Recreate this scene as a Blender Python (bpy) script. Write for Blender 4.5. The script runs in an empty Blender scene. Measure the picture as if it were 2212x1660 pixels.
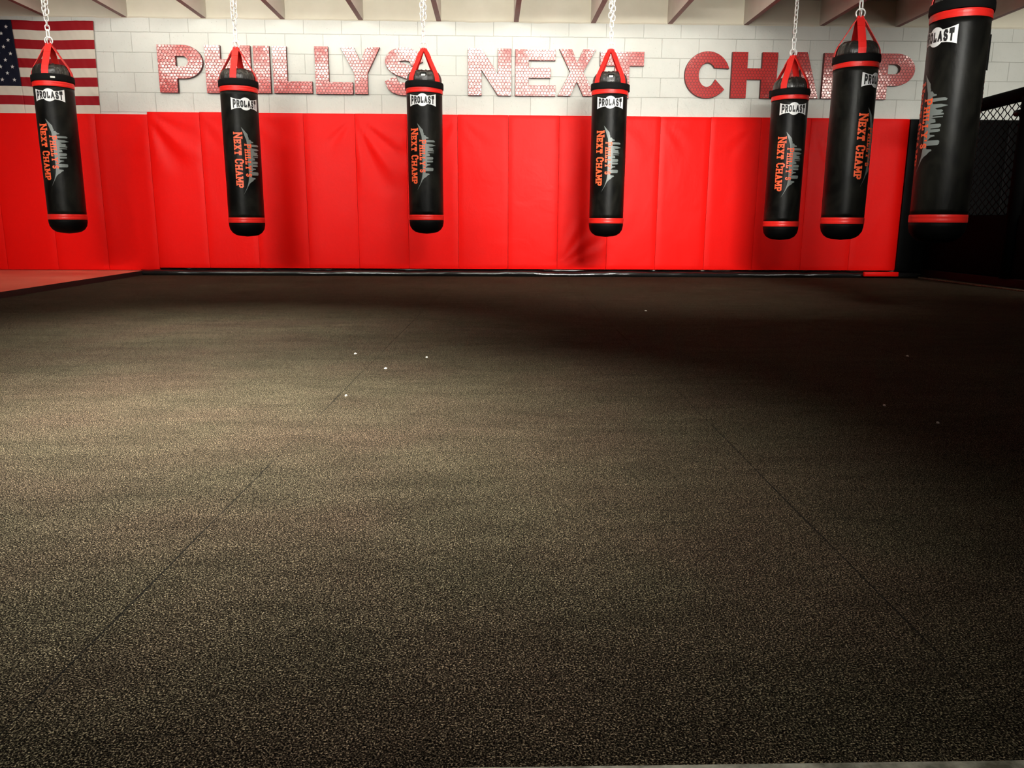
import bpy, bmesh, math, random
from mathutils import Vector, Matrix
from mathutils.noise import noise as pnoise
PI = math.pi
random.seed(7)
scene = bpy.context.scene
C = scene.collection

# ------------------------------------------------------------------ camera
F, PITCH, ROLL, YAW, HC = 1678.0, 0.2046, 0.0056, -0.0278, 0.5967
fw = Vector((-math.sin(YAW)*math.cos(PITCH), math.cos(YAW)*math.cos(PITCH), -math.sin(PITCH)))
r0 = Vector((math.cos(YAW), math.sin(YAW), 0)); u0 = r0.cross(fw)
rt = r0*math.cos(ROLL) + u0*math.sin(ROLL); up = -r0*math.sin(ROLL) + u0*math.cos(ROLL)
cam = bpy.data.cameras.new('camera'); camo = bpy.data.objects.new('camera', cam); C.objects.link(camo)
cam.sensor_fit = 'HORIZONTAL'; cam.sensor_width = 36.0; cam.lens = 36.0*F/2212.0
cam.clip_start = 0.02; cam.clip_end = 100
mw = Matrix((rt, up, -fw)).transposed().to_4x4(); mw.translation = Vector((0, 0, HC))
camo.matrix_world = mw
scene.camera = camo
def at(x, y, Y):
    """point of the vertical plane at depth Y that the photograph shows at pixel x, y"""
    d = fw*F + rt*(x-1106) + up*(830-y)
    return Vector((0, 0, HC)) + d*(Y/d.y)

# ------------------------------------------------------------------ world, view, ceiling lamps, added fill lamps
w = bpy.data.worlds.new('world'); scene.world = w; w.use_nodes = True
w.node_tree.nodes['Background'].inputs[0].default_value = (.9, .95, 1, 1)
w.node_tree.nodes['Background'].inputs[1].default_value = 0.02
vs = scene.view_settings
vs.view_transform = 'Standard'; vs.look = 'None'; vs.gamma = 1; vs.use_curve_mapping = False
vs.exposure = 0.08
# lamps: (x, y, z, length along x, power W, spread degrees, tilt from straight down toward the back wall)
LAMPS = [(-3.9, 6.4, 2.65, 1.4, 6, 120, 66), (-2.4, 6.4, 2.65, 1.4, 6, 120, 66), (-0.9, 6.4, 2.65, 1.4, 5.6, 120, 66), (0.55, 6.4, 2.65, 1.4, 5.6, 120, 66), (1.75, 6.4, 2.65, .9, 1.7, 120, 66),
         (-0.2, 4.2, 2.56, 1.4, 10, 90, 76), (1.4, 4.2, 2.56, 1.2, 6, 90, 76), (-2.8, 1.6, 2.25, 1.8, 16, 45, 77),  # last: unseen fill lamp, added to brighten the wall from the front
         (5.3, 5.6, 2.60, 1.2, 6, 130, 70),
         (-1.0, 2.4, 2.64, 1.2, 74, 68, 0), (-1.6, 4.3, 2.64, 1.2, 30, 66, 0), (1.6, 1.6, 2.25, 1.8, 34, 45, 77),  # added unseen fill: downlights for the floor, a frontal one for the largest bag
         (-5.0, 3.0, 2.30, 1.2, 6, 45, 76), (5.6, 2.6, 2.30, 1.2, 17, 45, 76), (-0.2, 1.5, 2.64, .9, 8, 56, 0)]  # added unseen fill for the outer pads at both ends and the near floor
BAY_LAMPS = [(-1, 3), (0, 8), (1, 10), (2, 10), (3, 10), (4, 10), (5, 8), (6, 6), (7, 4), (11, 4)]      # lamps up inside the joist bays
LAMP_COL = (1.0, 0.985, 0.91)
LAMP_Z = 2.64

# ------------------------------------------------------------------ materials
def mat(name, base=(.5, .5, .5), rough=.5, metal=0, spec=.5, coat=0):
    m = bpy.data.materials.new(name); m.use_nodes = True
    b = m.node_tree.nodes['Principled BSDF']
    b.inputs['Base Color'].default_value = (*base, 1); b.inputs['Roughness'].default_value = rough
    b.inputs['Metallic'].default_value = metal; b.inputs['Specular IOR Level'].default_value = spec
    b.inputs['Coat Weight'].default_value = coat
    return m
class NT:
    def __init__(s, m): s.t = m.node_tree; s.b = s.t.nodes['Principled BSDF']
    def n(s, typ, **kw):
        o = s.t.nodes.new(typ)
        for k, v in kw.items():
            if k.startswith('i_'):
                key = k[2:]; key = int(key) if key.isdigit() else key.replace('_', ' ')
                o.inputs[key].default_value = v
            else: setattr(o, k, v)
        return o
    def l(s, a, b): s.t.links.new(a, b)
    def math(s, op, a, b=None, c=None):
        o = s.t.nodes.new('ShaderNodeMath'); o.operation = op
        for i, v in enumerate((a, b, c)):
            if v is None: continue
            if isinstance(v, (int, float)): o.inputs[i].default_value = v
            else: s.l(v, o.inputs[i])
        return o.outputs[0]
    def vm(s, op, a, b=None, c=None):
        o = s.t.nodes.new('ShaderNodeVectorMath'); o.operation = op
        for i, v in enumerate((a, b, c)):
            if v is None: continue
            if isinstance(v, (tuple, list)): o.inputs[i].default_value = v
            else: s.l(v, o.inputs[i])
        return o.outputs[0] if op not in ('DOT_PRODUCT', 'LENGTH') else o.outputs['Value']
    def coords(s, kind='Object'): return s.n('ShaderNodeTexCoord').outputs[kind]
    def noise(s, vec, scale, detail=3, rough=.55, dist=0):
        o = s.n('ShaderNodeTexNoise'); o.inputs['Scale'].default_value = scale; o.inputs['Detail'].default_value = detail
        o.inputs['Roughness'].default_value = rough; o.inputs['Distortion'].default_value = dist; s.l(vec, o.inputs['Vector']); return o.outputs['Fac']
    def ramp(s, fac, stops):
        o = s.n('ShaderNodeValToRGB'); s.l(fac, o.inputs[0]); e = o.color_ramp.elements
        while len(e) < len(stops): e.new(.5)
        for k, (p, c) in enumerate(stops):
            e[k].position = p; e[k].color = (*c, 1) if len(c) == 3 else c
        return o.outputs[0]
    def mix(s, fac, a, b, mode='MIX'):
        o = s.n('ShaderNodeMix'); o.data_type = 'RGBA'; o.blend_type = mode
        for i, v in ((0, fac), (6, a), (7, b)):
            if isinstance(v, (int, float)): o.inputs[i].default_value = v
            elif isinstance(v, (tuple, list)): o.inputs[i].default_value = (*v, 1)
            else: s.l(v, o.inputs[i])
        return o.outputs[2]
    def bump(s, h, strength=.3, dist=.01, prev=None):
        o = s.n('ShaderNodeBump'); o.inputs['Strength'].default_value = strength; o.inputs['Distance'].default_value = dist
        s.l(h, o.inputs['Height'])
        if prev is not None: s.l(prev, o.inputs['Normal'])
        return o.outputs[0]
    def xyz(s, v):
        o = s.n('ShaderNodeSeparateXYZ'); s.l(v, o.inputs[0]); return o.outputs
    def comb(s, x, y, z=0):
        o = s.n('ShaderNodeCombineXYZ')
        for i, v in enumerate((x, y, z)):
            if isinstance(v, (int, float)): o.inputs[i].default_value = v
            else: s.l(v, o.inputs[i])
        return o.outputs[0]

def m_block():
    m = mat('painted_block', (.77, .75, .68), .55, spec=.35); t = NT(m); co = t.coords()
    X, Y, Z = t.xyz(co)
    wob = t.math('MULTIPLY', t.math('SUBTRACT', t.noise(co, 9, 2), .5), .006)
    v = t.comb(t.math('ADD', X, 20*.4064 + BLOCK_X), t.math('ADD', t.math('ADD', Z, 20*.2032 - BLOCK_Z), wob), 0)
    br = t.n('ShaderNodeTexBrick', offset=.5, offset_frequency=2)
    for k, val in (('Scale', 1), ('Mortar Size', .0034), ('Mortar Smooth', .6), ('Brick Width', .4064), ('Row Height', .2032), ('Bias', 0)):
        br.inputs[k].default_value = val
    br.inputs['Color1'].default_value = (0, 0, 0, 1); br.inputs['Color2'].default_value = (1, 1, 1, 1)
    t.l(v, br.inputs['Vector'])
    fac = br.outputs['Fac']
    n1 = t.noise(co, 2.2, 4); n2 = t.noise(co, 38, 5, .65); n3 = t.noise(co, 11, 4, .6, .4)
    c = t.ramp(n1, [(.3, (.68, .69, .635)), (.7, (.77, .775, .72))])
    c = t.mix(t.math('MULTIPLY', t.math('MULTIPLY', fac, t.noise(co, 1.4, 3)), .26), c, (.38, .36, .31))
    pit = t.ramp(t.noise(co, 55, 3, .5), [(.27, (1, 1, 1)), (.33, (0, 0, 0))])
    c = t.mix(t.math('MULTIPLY', pit, .35), c, (.35, .33, .29))
    c = t.mix(t.math('MULTIPLY', t.xyz(br.outputs['Color'])[0], .10), c, (.50, .49, .45))
    t.l(c, t.b.inputs['Base Color'])
    rough_blocks = t.math('MULTIPLY', t.math('LESS_THAN', Z, 1.97), 1.0)
    h = t.math('ADD', t.math('MULTIPLY', n2, .35), t.math('MULTIPLY', t.math('MULTIPLY', n3, rough_blocks), 1.1))
    h = t.math('SUBTRACT', h, t.math('MULTIPLY', fac, .75))
    t.l(t.bump(h, .9, .010), t.b.inputs['Normal'])
    return m
def m_floor():
    m = mat('rubber_floor', (.05, .045, .04), .9, spec=.02); t = NT(m); co = t.coords()
    X, Y, Z = t.xyz(co)
    vw = t.vm('ADD', co, t.vm('SCALE', t.comb(t.noise(co, 160, 1), t.noise(t.vm('ADD', co, (3, 7, 1)), 160, 1), 0), None))
    t.t.nodes[-1]
    g1 = t.noise(co, 400, 2, .6, .25)
    g2 = t.noise(t.vm('ADD', co, (5, 2, 0)), 300, 2, .5, .5)
    g3 = t.noise(t.vm('ADD', co, (1, 9, 0)), 90, 3, .6, .4)
    big = t.noise(co, .9, 4, .6); mid = t.noise(t.vm('MULTIPLY', co, (2.2, 7, 1)), 1.6, 4, .65)
    tint = t.noise(t.vm('ADD', co, (11, 4, 0)), 1.7, 2)
    base = t.ramp(g1, [(.43, FLOOR_D), (.52, FLOOR_M), (.60, (.10, .078, .056)), (.70, FLOOR_L)])
    fleck = t.ramp(g2, [(.62, (0, 0, 0)), (.70, (1, 1, 1))])
    base = t.mix(t.math('MULTIPLY', fleck, .75), base, (.32, .265, .18))
    dark = t.ramp(g3, [(.36, (.55, .55, .55)), (.5, (1, 1, 1))])
    base = t.mix(1.0, base, dark, 'MULTIPLY')
    base = t.mix(1.0, base, t.ramp(tint, [(.35, (1.0, .93, .86)), (.6, (.95, 1.0, .88))]), 'MULTIPLY')
    base = t.mix(1.0, base, t.ramp(mid, [(.3, (.72, .72, .72)), (.6, (1.05, 1.05, 1.05))]), 'MULTIPLY')
    base = t.mix(1.0, base, t.ramp(big, [(.3, (.8, .8, .8)), (.65, (1.08, 1.08, 1.08))]), 'MULTIPLY')
    # seams between the four foot wide rubber rolls
    sx = t.math('SUBTRACT', X, t.math('MULTIPLY', Y, .0253))
    sx = t.math('ADD', sx, t.math('MULTIPLY', t.math('SUBTRACT', t.noise(co, 1.3, 2), .5), .012))
    md = t.math('MODULO', t.math('ADD', sx, .6018 + 1.2122*10.5), 1.2122)
    d = t.math('ABSOLUTE', t.math('SUBTRACT', md, .6061))
    gap = t.math('MULTIPLY', t.math('ADD', t.noise(t.vm('MULTIPLY', co, (1, 1, 1)), 2.1, 3), -.33), .0080)
    seam = t.math('LESS_THAN', d, t.math('MAXIMUM', gap, .0007))
    base = t.mix(t.math('MULTIPLY', seam, .8), base, (.004, .004, .004))
    t.l(base, t.b.inputs['Base Color'])
    t.b.inputs['Roughness'].default_value = .9
    t.l(t.bump(t.math('ADD', g1, t.math('MULTIPLY', g3, 1.2)), .75, .0022), t.b.inputs['Normal'])
    return m
def m_pad(name, col):
    m = mat(name, col, .40, spec=.10 if col[0] > .1 else .04); t = NT(m); co = t.coords()
    info = t.n('ShaderNodeObjectInfo')
    v = t.vm('ADD', co, t.vm('SCALE', info.outputs['Location'], None)); 
    n1 = t.noise(v, 3.2, 4, .6, .5); n2 = t.noise(t.vm('MULTIPLY', v, (1, 1, .35)), 14, 3, .6, .6)
    t.l(t.bump(t.math('ADD', n1, t.math('MULTIPLY', n2, .22)), .35, .012), t.b.inputs['Normal'])
    g = t.noise(v, 480, 1)
    t.l(t.mix(1.0, col, t.ramp(g, [(.35, (.9, .9, .9)), (.6, (1, 1, 1))]), 'MULTIPLY'), t.b.inputs['Base Color'])
    return m
def m_honey():
    """prismatic reflective sheet: a honeycomb of glossy cells with matt borders"""
    m = mat('reflective_honeycomb', (.5, .01, .008), .35); t = NT(m); co = t.coords()
    X, Y, Z = t.xyz(co)
    S = 1/.034
    p = t.vm('SCALE', t.comb(X, Z, 0), None); p.node.inputs['Scale'].default_value = S
    R3 = 1.7320508
    def cell(off):
        q = t.vm('ADD', p, off)
        mo = t.vm('MODULO', t.vm('ADD', q, (200, 200*R3, 0)), (1, R3, 1))
        g = t.vm('SUBTRACT', mo, (.5, R3/2, 0))
        a = t.vm('ABSOLUTE', g); ax, ay, _ = t.xyz(a)
        hd = t.math('MAXIMUM', ax, t.math('ADD', t.math('MULTIPLY', ax, .5), t.math('MULTIPLY', ay, R3/2)))
        return g, hd
    ga, da = cell((0, 0, 0)); gb, db = cell((.5, R3/2, 0))
    d = t.math('MINIMUM', da, db); pick = t.math('LESS_THAN', da, db)
    mx = t.n('ShaderNodeMix', data_type='VECTOR'); t.l(pick, mx.inputs[0]); t.l(gb, mx.inputs[4]); t.l(ga, mx.inputs[5])
    idv = t.vm('SUBTRACT', p, mx.outputs[1])
    wn = t.n('ShaderNodeTexWhiteNoise', noise_dimensions='3D')
    t.l(t.vm('ADD', t.vm('MULTIPLY', idv, (4, 4, 0)), (.13, .21, .5)), wn.inputs['Vector'])
    # snap the id so that every point of a cell shares it
    sn = t.n('ShaderNodeVectorMath', operation='SNAP'); t.l(t.vm('ADD', idv, (.05, .05, 0)), sn.inputs[0]); sn.inputs[1].default_value = (.5, R3/2, 1)
    t.l(sn.outputs[0], wn.inputs['Vector'])
    rnd = wn.outputs['Color']
    border = t.ramp(d, [(.385, (0, 0, 0)), (.42, (1, 1, 1))])
    sheet = t.noise(co, 4.0, 3)
    col = t.mix(border, t.mix(t.math('MULTIPLY', wn.outputs['Value'], .5), (.55, .008, .006), (.66, .012, .008)), (.20, .004, .003))
    t.l(col, t.b.inputs['Base Color']); t.b.inputs['Roughness'].default_value = .4
    geo = t.n('ShaderNodeNewGeometry')
    tilt = t.vm('SCALE', t.vm('SUBTRACT', rnd, (.5, .5, .5)), None); tilt.node.inputs['Scale'].default_value = .03
    dish = t.vm('SCALE', t.n('ShaderNodeCombineXYZ').outputs[0], None)
    gx, gy, _ = t.xyz(mx.outputs[1])
    dish = t.vm('SCALE', t.comb(gx, 0, gy), None); dish.node.inputs['Scale'].default_value = .035
    nn = t.vm('NORMALIZE', t.vm('ADD', t.vm('ADD', geo.outputs['Normal'], tilt), dish))
    gl = t.n('ShaderNodeBsdfGlossy'); gl.inputs['Color'].default_value = (1, .93, .88, 1); gl.inputs['Roughness'].default_value = .15
    t.l(nn, gl.inputs['Normal'])
    ms = t.n('ShaderNodeMixShader')
    t.l(t.math('MULTIPLY', t.math('SUBTRACT', 1.0, border), t.math('ADD', HONEY_GLOSS, t.math('MULTIPLY', wn.outputs['Value'], HONEY_GLOSS*.6))), ms.inputs[0])
    t.l(t.b.outputs[0], ms.inputs[1]); t.l(gl.outputs[0], ms.inputs[2])
    t.l(ms.outputs[0], t.t.nodes['Material Output'].inputs['Surface'])
    return m
def m_vinyl(name, col, rough=.33, spec=.5, wr=.3):
    m = mat(name, col, rough, spec=spec); t = NT(m); co = t.coords()
    info = t.n('ShaderNodeObjectInfo')
    v = t.vm('ADD', co, info.outputs['Location'])
    n1 = t.noise(t.vm('MULTIPLY', v, (1, 1, .45)), 6.5, 4, .6, .8); n2 = t.noise(v, 240, 2)
    if name == 'black_bag_vinyl':
        dust = t.noise(t.vm('MULTIPLY', v, (1, 1, .6)), 4.5, 5, .65, .5)
        t.l(t.ramp(dust, [(.42, col), (.72, (.016, .0155, .012))]), t.b.inputs['Base Color'])
    t.l(t.bump(t.math('ADD', n1, t.math('MULTIPLY', n2, .04)), wr, .03), t.b.inputs['Normal'])
    return m
def m_paint(name, c1, c2, rough=.5, scale=6, b=.2):
    m = mat(name, c1, rough, spec=.3); t = NT(m); co = t.coords()
    n = t.noise(co, scale, 4, .6)
    t.l(t.mix(t.ramp(n, [(.35, (0, 0, 0)), (.65, (1, 1, 1))]), c1, c2), t.b.inputs['Base Color'])
    t.l(t.bump(t.noise(co, scale*12, 3), b, .003), t.b.inputs['Normal'])
    return m

BLOCK_X = 0.0; BLOCK_Z = 2.5656
# phase of the upright joints, from the joint in the course below the top one
_j = at(1349, 110, 8.96); BLOCK_X = -(_j.x)
FLOOR_D, FLOOR_M, FLOOR_L = (.002, .0016, .0012), (.024, .018, .013), (.52, .41, .30)
HONEY_GLOSS = .08
M = {}
M['block'] = m_block(); M['floor'] = m_floor(); M['honey'] = m_honey()
M['red_pad'] = m_pad('red_vinyl_pad', (.92, .006, .004)); M['black_pad'] = m_pad('black_vinyl_pad', (.004, .004, .004))
M['pad_side'] = mat('pad_backing', (.25, .004, .003), .6)
M['bag'] = m_vinyl('black_bag_vinyl', (.0025, .0025, .0022), .40, .12, .14)
M['dome'] = m_vinyl('black_top_leather', (.02, .019, .017), .26, .6, .5)
M['webbing'] = mat('black_webbing', (.004, .004, .004), .8, spec=.15)
M['red_web'] = m_vinyl('red_webbing', (.80, .022, .018), .5, .3, .1)
M['red_band'] = m_vinyl('red_bag_band', (.80, .018, .012), .4, .4, .1)
M['cap'] = m_vinyl('black_base_vinyl', (.002, .002, .002), .6, .08, .2)
M['white_print'] = mat('white_print', (.86, .87, .86), .45)
M['black_print'] = mat('black_print', (.01, .01, .01), .5)
M['orange_print'] = mat('orange_print', (.92, .12, .035), .5)
M['grey_print'] = mat('grey_print', (.17, .19, .18), .4)
M['steel'] = mat('galvanised_steel', (.90, .92, .90), .35, metal=.25)
M['white_tag'] = mat('white_tag', (.8, .8, .74), .5)
M['letter_side'] = m_paint('letter_edge', (.16, .008, .006), (.07, .006, .005), .4, 9)
M['cream'] = m_paint('cream_paint', (.74, .69, .56), (.80, .75, .62), .55, 2.5, .3)
M['joist'] = m_paint('joist_paint', (.76, .70, .62), (.70, .63, .56), .55, 3, .3)
M['joist_under'] = m_paint('joist_underside', (.20, .062, .05), (.26, .085, .07), .5, 7)
M['deck'] = m_paint('ceiling_deck', (.50, .47, .40), (.42, .40, .34), .7, 2)
M['flag_red'] = mat('flag_red', (.33, .006, .012), .65, spec=.2); M['flag_white'] = mat('flag_white', (.72, .66, .56), .65, spec=.2)
M['flag_blue'] = mat('flag_blue', (.006, .008, .022), .7, spec=.2); M['star'] = mat('flag_star', (.80, .80, .78), .6)
M['salmon'] = m_paint('red_painted_platform', (.62, .17, .11), (.74, .30, .20), .28, 1.6, .05)
M['platform_side'] = mat('platform_side', (.01, .008, .008), .7)
M['black_metal'] = mat('black_metal', (.003, .003, .003), .5, spec=.12)
M['black_soft'] = m_vinyl('black_foam_cover', (.0015, .0015, .0015), .7, .03, .2)
M['film'] = mat('black_plastic_film', (.01, .01, .01), .12, spec=.9)
M['curb'] = m_paint('worn_edge', (.16, .15, .10), (.06, .055, .04), .7, 30, .5)
M['edge_strip'] = m_paint('pale_edge', (.42, .41, .33), (.10, .10, .07), .8, 26, .8)
M['wall_grey'] = m_paint('side_wall_paint', (.45, .43, .39), (.40, .38, .35), .7, 2)
M['wall_dark'] = m_paint('rear_wall_paint', (.20, .19, .175), (.17, .16, .15), .8, 2)
M['lint'] = mat('white_lint', (.85, .83, .75), .7)
M['housing'] = mat('lamp_housing', (.8, .8, .8), .4)
m = mat('lamp_diffuser', (1, 1, 1), .5); m.node_tree.nodes['Principled BSDF'].inputs['Emission Color'].default_value = (*LAMP_COL, 1)
m.node_tree.nodes['Principled BSDF'].inputs['Emission Strength'].default_value = 2; M['diffuser'] = m

# ------------------------------------------------------------------ mesh helpers
def link(name, me, parent=None, loc=None):
    o = bpy.data.objects.new(name, me); C.objects.link(o)
    if parent: o.parent = parent
    if loc: o.location = loc
    return o
def from_bm(name, bm, mats, parent=None, smooth=False, loc=None):
    me = bpy.data.meshes.new(name); bm.to_mesh(me); bm.free()
    for mm in (mats if isinstance(mats, (list, tuple)) else [mats]): me.materials.append(M[mm] if isinstance(mm, str) else mm)
    if smooth:
        for p in me.polygons: p.use_smooth = True
    return link(name, me, parent, loc)
def box(bm, x0, x1, y0, y1, z0, z1, mi=0):
    v = [bm.verts.new((x, y, z)) for x in (x0, x1) for y in (y0, y1) for z in (z0, z1)]
    fs = []
    for f in ((0, 1, 3, 2), (4, 6, 7, 5), (0, 4, 5, 1), (2, 3, 7, 6), (0, 2, 6, 4), (1, 5, 7, 3)):
        ff = bm.faces.new([v[i] for i in f]); ff.material_index = mi; fs.append(ff)
    return v, fs
def bevel_all(bm, w, seg=2):
    bmesh.ops.bevel(bm, geom=list(bm.edges), offset=w, segments=seg, affect='EDGES', profile=.5)
def tube(bm, pts, r, n=8, closed=False):
    pts = [Vector(p) for p in pts]; N = len(pts); rings = []
    prev = None
    for i, p in enumerate(pts):
        if closed: d = pts[(i+1) % N] - pts[i-1]
        else: d = pts[min(i+1, N-1)] - pts[max(i-1, 0)]
        d.normalize()
        if prev is None:
            a = d.cross(Vector((0, 0, 1)));
            if a.length < .1: a = d.cross(Vector((0, 1, 0)))
        else: a = prev - d*prev.dot(d)
        a.normalize(); prev = a; b = d.cross(a)
        rings.append([bm.verts.new(p + a*(math.cos(2*PI*k/n)*r) + b*(math.sin(2*PI*k/n)*r)) for k in range(n)])
    for i in range(N if closed else N-1):
        A, B = rings[i], rings[(i+1) % N]
        for k in range(n): bm.faces.new((A[k], A[(k+1) % n], B[(k+1) % n], B[k]))
    if not closed: bm.faces.new(rings[0][::-1]); bm.faces.new(rings[-1])
def lathe(bm, prof, n=64, fn=None, cap=True):
    rings = []
    for r, z in prof:
        ring = []
        for k in range(n):
            a = 2*PI*k/n; rr = r; zz = z
            if fn: rr, zz = fn(r, z, a)
            ring.append(bm.verts.new((rr*math.sin(a), -rr*math.cos(a), zz)))
        rings.append(ring)
    for A, B in zip(rings, rings[1:]):
        for k in range(n): bm.faces.new((A[k], A[(k+1) % n], B[(k+1) % n], B[k]))
    if cap: bm.faces.new(rings[0][::-1]); bm.faces.new(rings[-1])
    bmesh.ops.recalc_face_normals(bm, faces=bm.faces)
def tag(o, label, cat=None, group=None, kind=None):
    o['label'] = label
    if cat: o['category'] = cat
    if group: o['group'] = group
    if kind: o['kind'] = kind
    return o
def struct(name, bm, mats, **k):
    o = from_bm(name, bm, mats, **k); o['kind'] = 'structure'; return o
def empty(name, loc, rz=0):
    o = bpy.data.objects.new(name, None); C.objects.link(o); o.location = loc; o.rotation_euler = (0, 0, rz); o.empty_display_size = .1
    return o

# ------------------------------------------------------------------ room shell
WY = 8.96; X0, X1 = -7.2, 8.0; YB = -4.0; ZJ = 2.71; ZD = 2.97
JX0, JS = -3.8785, .8302
bm = bmesh.new(); box(bm, X0, X1, YB, WY+.2, -.12, 0); tag(struct('floor', bm, 'floor'), 'black speckled rubber floor in long seamed rolls')
bm = bmesh.new(); box(bm, X0, X1, WY, WY+.2, 0, ZJ); tag(struct('wall_back', bm, 'block'), 'white painted concrete block wall')
bm = bmesh.new(); box(bm, X0-.2, X0, YB, WY+.2, -.12, ZD); struct('wall_left', bm, 'wall_grey')
bm = bmesh.new(); box(bm, X1, X1+.2, YB, WY+.2, -.12, ZD); struct('wall_right', bm, 'wall_grey')
bm = bmesh.new(); box(bm, X0-.2, X1+.2, YB-.2, YB, -.12, ZD); struct('wall_front', bm, 'wall_dark')
bm = bmesh.new(); box(bm, X0-.2, X1+.2, YB-.2, WY+.2, ZD, ZD+.1); struct('ceiling', bm, 'deck')
bm = bmesh.new()
box(bm, X0, X1, WY+.005, WY+.2, ZJ, ZD)
# uneven caulk bead where the rim board meets the block wall
pts = []
x = X0
while x < X1:
    pts.append((x, WY+.002, ZJ + .004 + .007*pnoise(Vector((x*3.1, 0, 0))) + .004*pnoise(Vector((x*11, 3, 0))))); x += .05
tube(bm, pts, .011, 6)
tag(struct('trim_1', bm, 'cream'), 'cream rim board between the joists above the block wall')

LET = ['far left edge of the photo, furthest left', 'left of the flag chain', 'above the empty wall right of the flag', 'above the first red letter P',
       'above the gap between the letters I and L', 'above the letter Y', 'just right of the third bag chain', 'above the letter E of NEXT',
       'left of the fourth bag chain', 'above the letter T of NEXT', 'above the gap between C and H', 'right of the fifth bag chain',
       'just left of the largest hanging bag', 'right of the largest hanging bag']
def joist(i):
    x = JX0 + JS*i
    bm = bmesh.new(); v, fs = box(bm, x-.026, x+.026, YB+.01, WY+.004, ZJ, ZD)
    for f in fs:
        if abs(f.calc_center_median().z - ZJ) < 1e-4: f.material_index = 1
    for f in fs:
        f.normal_update()
    o = from_bm('ceiling_joist', bm, ['joist', 'joist_under'])
    return o
jl = {-1: 'left of the flag, its bay dark', 0: 'meeting the wall just right of the flag', 1: 'meeting the wall above the first letter P',
      2: 'meeting the wall above the first letter L', 3: 'meeting the wall above the left arm of the letter Y', 4: 'meeting the wall just right of the letter S',
      5: 'seen straight on, above the letter E of NEXT', 6: 'meeting the wall above the letter X', 7: 'meeting the wall just left of the letter C',
      8: 'meeting the wall above the second letter H', 9: 'reaching the wall above the hidden letter M',
      10: 'meeting the wall just right of the last letter P', 11: 'emerging right of the largest hanging bag', -2: 'at the far top left corner of the frame'}
jorder = {-2: 'outside the left edge'}
for i in range(-3, 14):
    o = joist(i)
    tag(o, 'white and red ceiling joist ' + jl.get(i, 'beyond the %s edge of the frame' % ('left' if i < 0 else 'right')), 'ceiling joist', 'parallel ceiling joists')

# platform on the left: red painted top, black side
bm = bmesh.new()
pz = .05
P = [(-3.80, 6.0), (-3.72, 2.5), (X0, 2.5), (X0, WY), (-3.90, WY)]
P = [(-3.905, WY), (-3.80, 6.1), (-3.70, 3.0), (X0, 3.0), (X0, WY)]
top = [bm.verts.new((x, y, pz)) for x, y in P]; bot = [bm.verts.new((x, y, 0)) for x, y in P]
f = bm.faces.new(top); f.material_index = 0
for k in range(5):
    f = bm.faces.new((top[k], bot[k], bot[(k+1) % 5], top[(k+1) % 5])); f.material_index = 1
bmesh.ops.recalc_face_normals(bm, faces=bm.faces)
tag(struct('platform', bm, ['salmon', 'platform_side']), 'low glossy red platform at the left end of the wall')

# pale strip where the rubber ends at the near edge of the picture
bm = bmesh.new(); box(bm, X0+3, X1-4, .72, .7585, 0, .004)
tag(struct('trim_2', bm, 'edge_strip'), 'pale worn edge strip along the near end of the rubber floor')

# glossy black film sticking out under the pads
bm = bmesh.new(); prev = None
x = -3.925
while x < 7.9:
    a = WY - .075 + .012*pnoise(Vector((x*2.3, 5, 0))); z = .028 + .016*pnoise(Vector((x*1.7, 1, 0))) + .006*pnoise(Vector((x*9, 2, 0)))
    cur = [bm.verts.new((x, a+.05, z+.045)), bm.verts.new((x, a+.004, z+.02)), bm.verts.new((x, a-.012, z)), bm.verts.new((x, a, .001))]
    if prev:
        for k in range(3): bm.faces.new((prev[k], prev[k+1], cur[k+1], cur[k]))
    prev = cur; x += .03
o = from_bm('plastic_film', bm, 'film', smooth=True)
md = o.modifiers.new('s', 'SOLIDIFY'); md.thickness = .002
tag(o, 'glossy black plastic film along the base of the red wall pads', 'plastic film')

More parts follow.
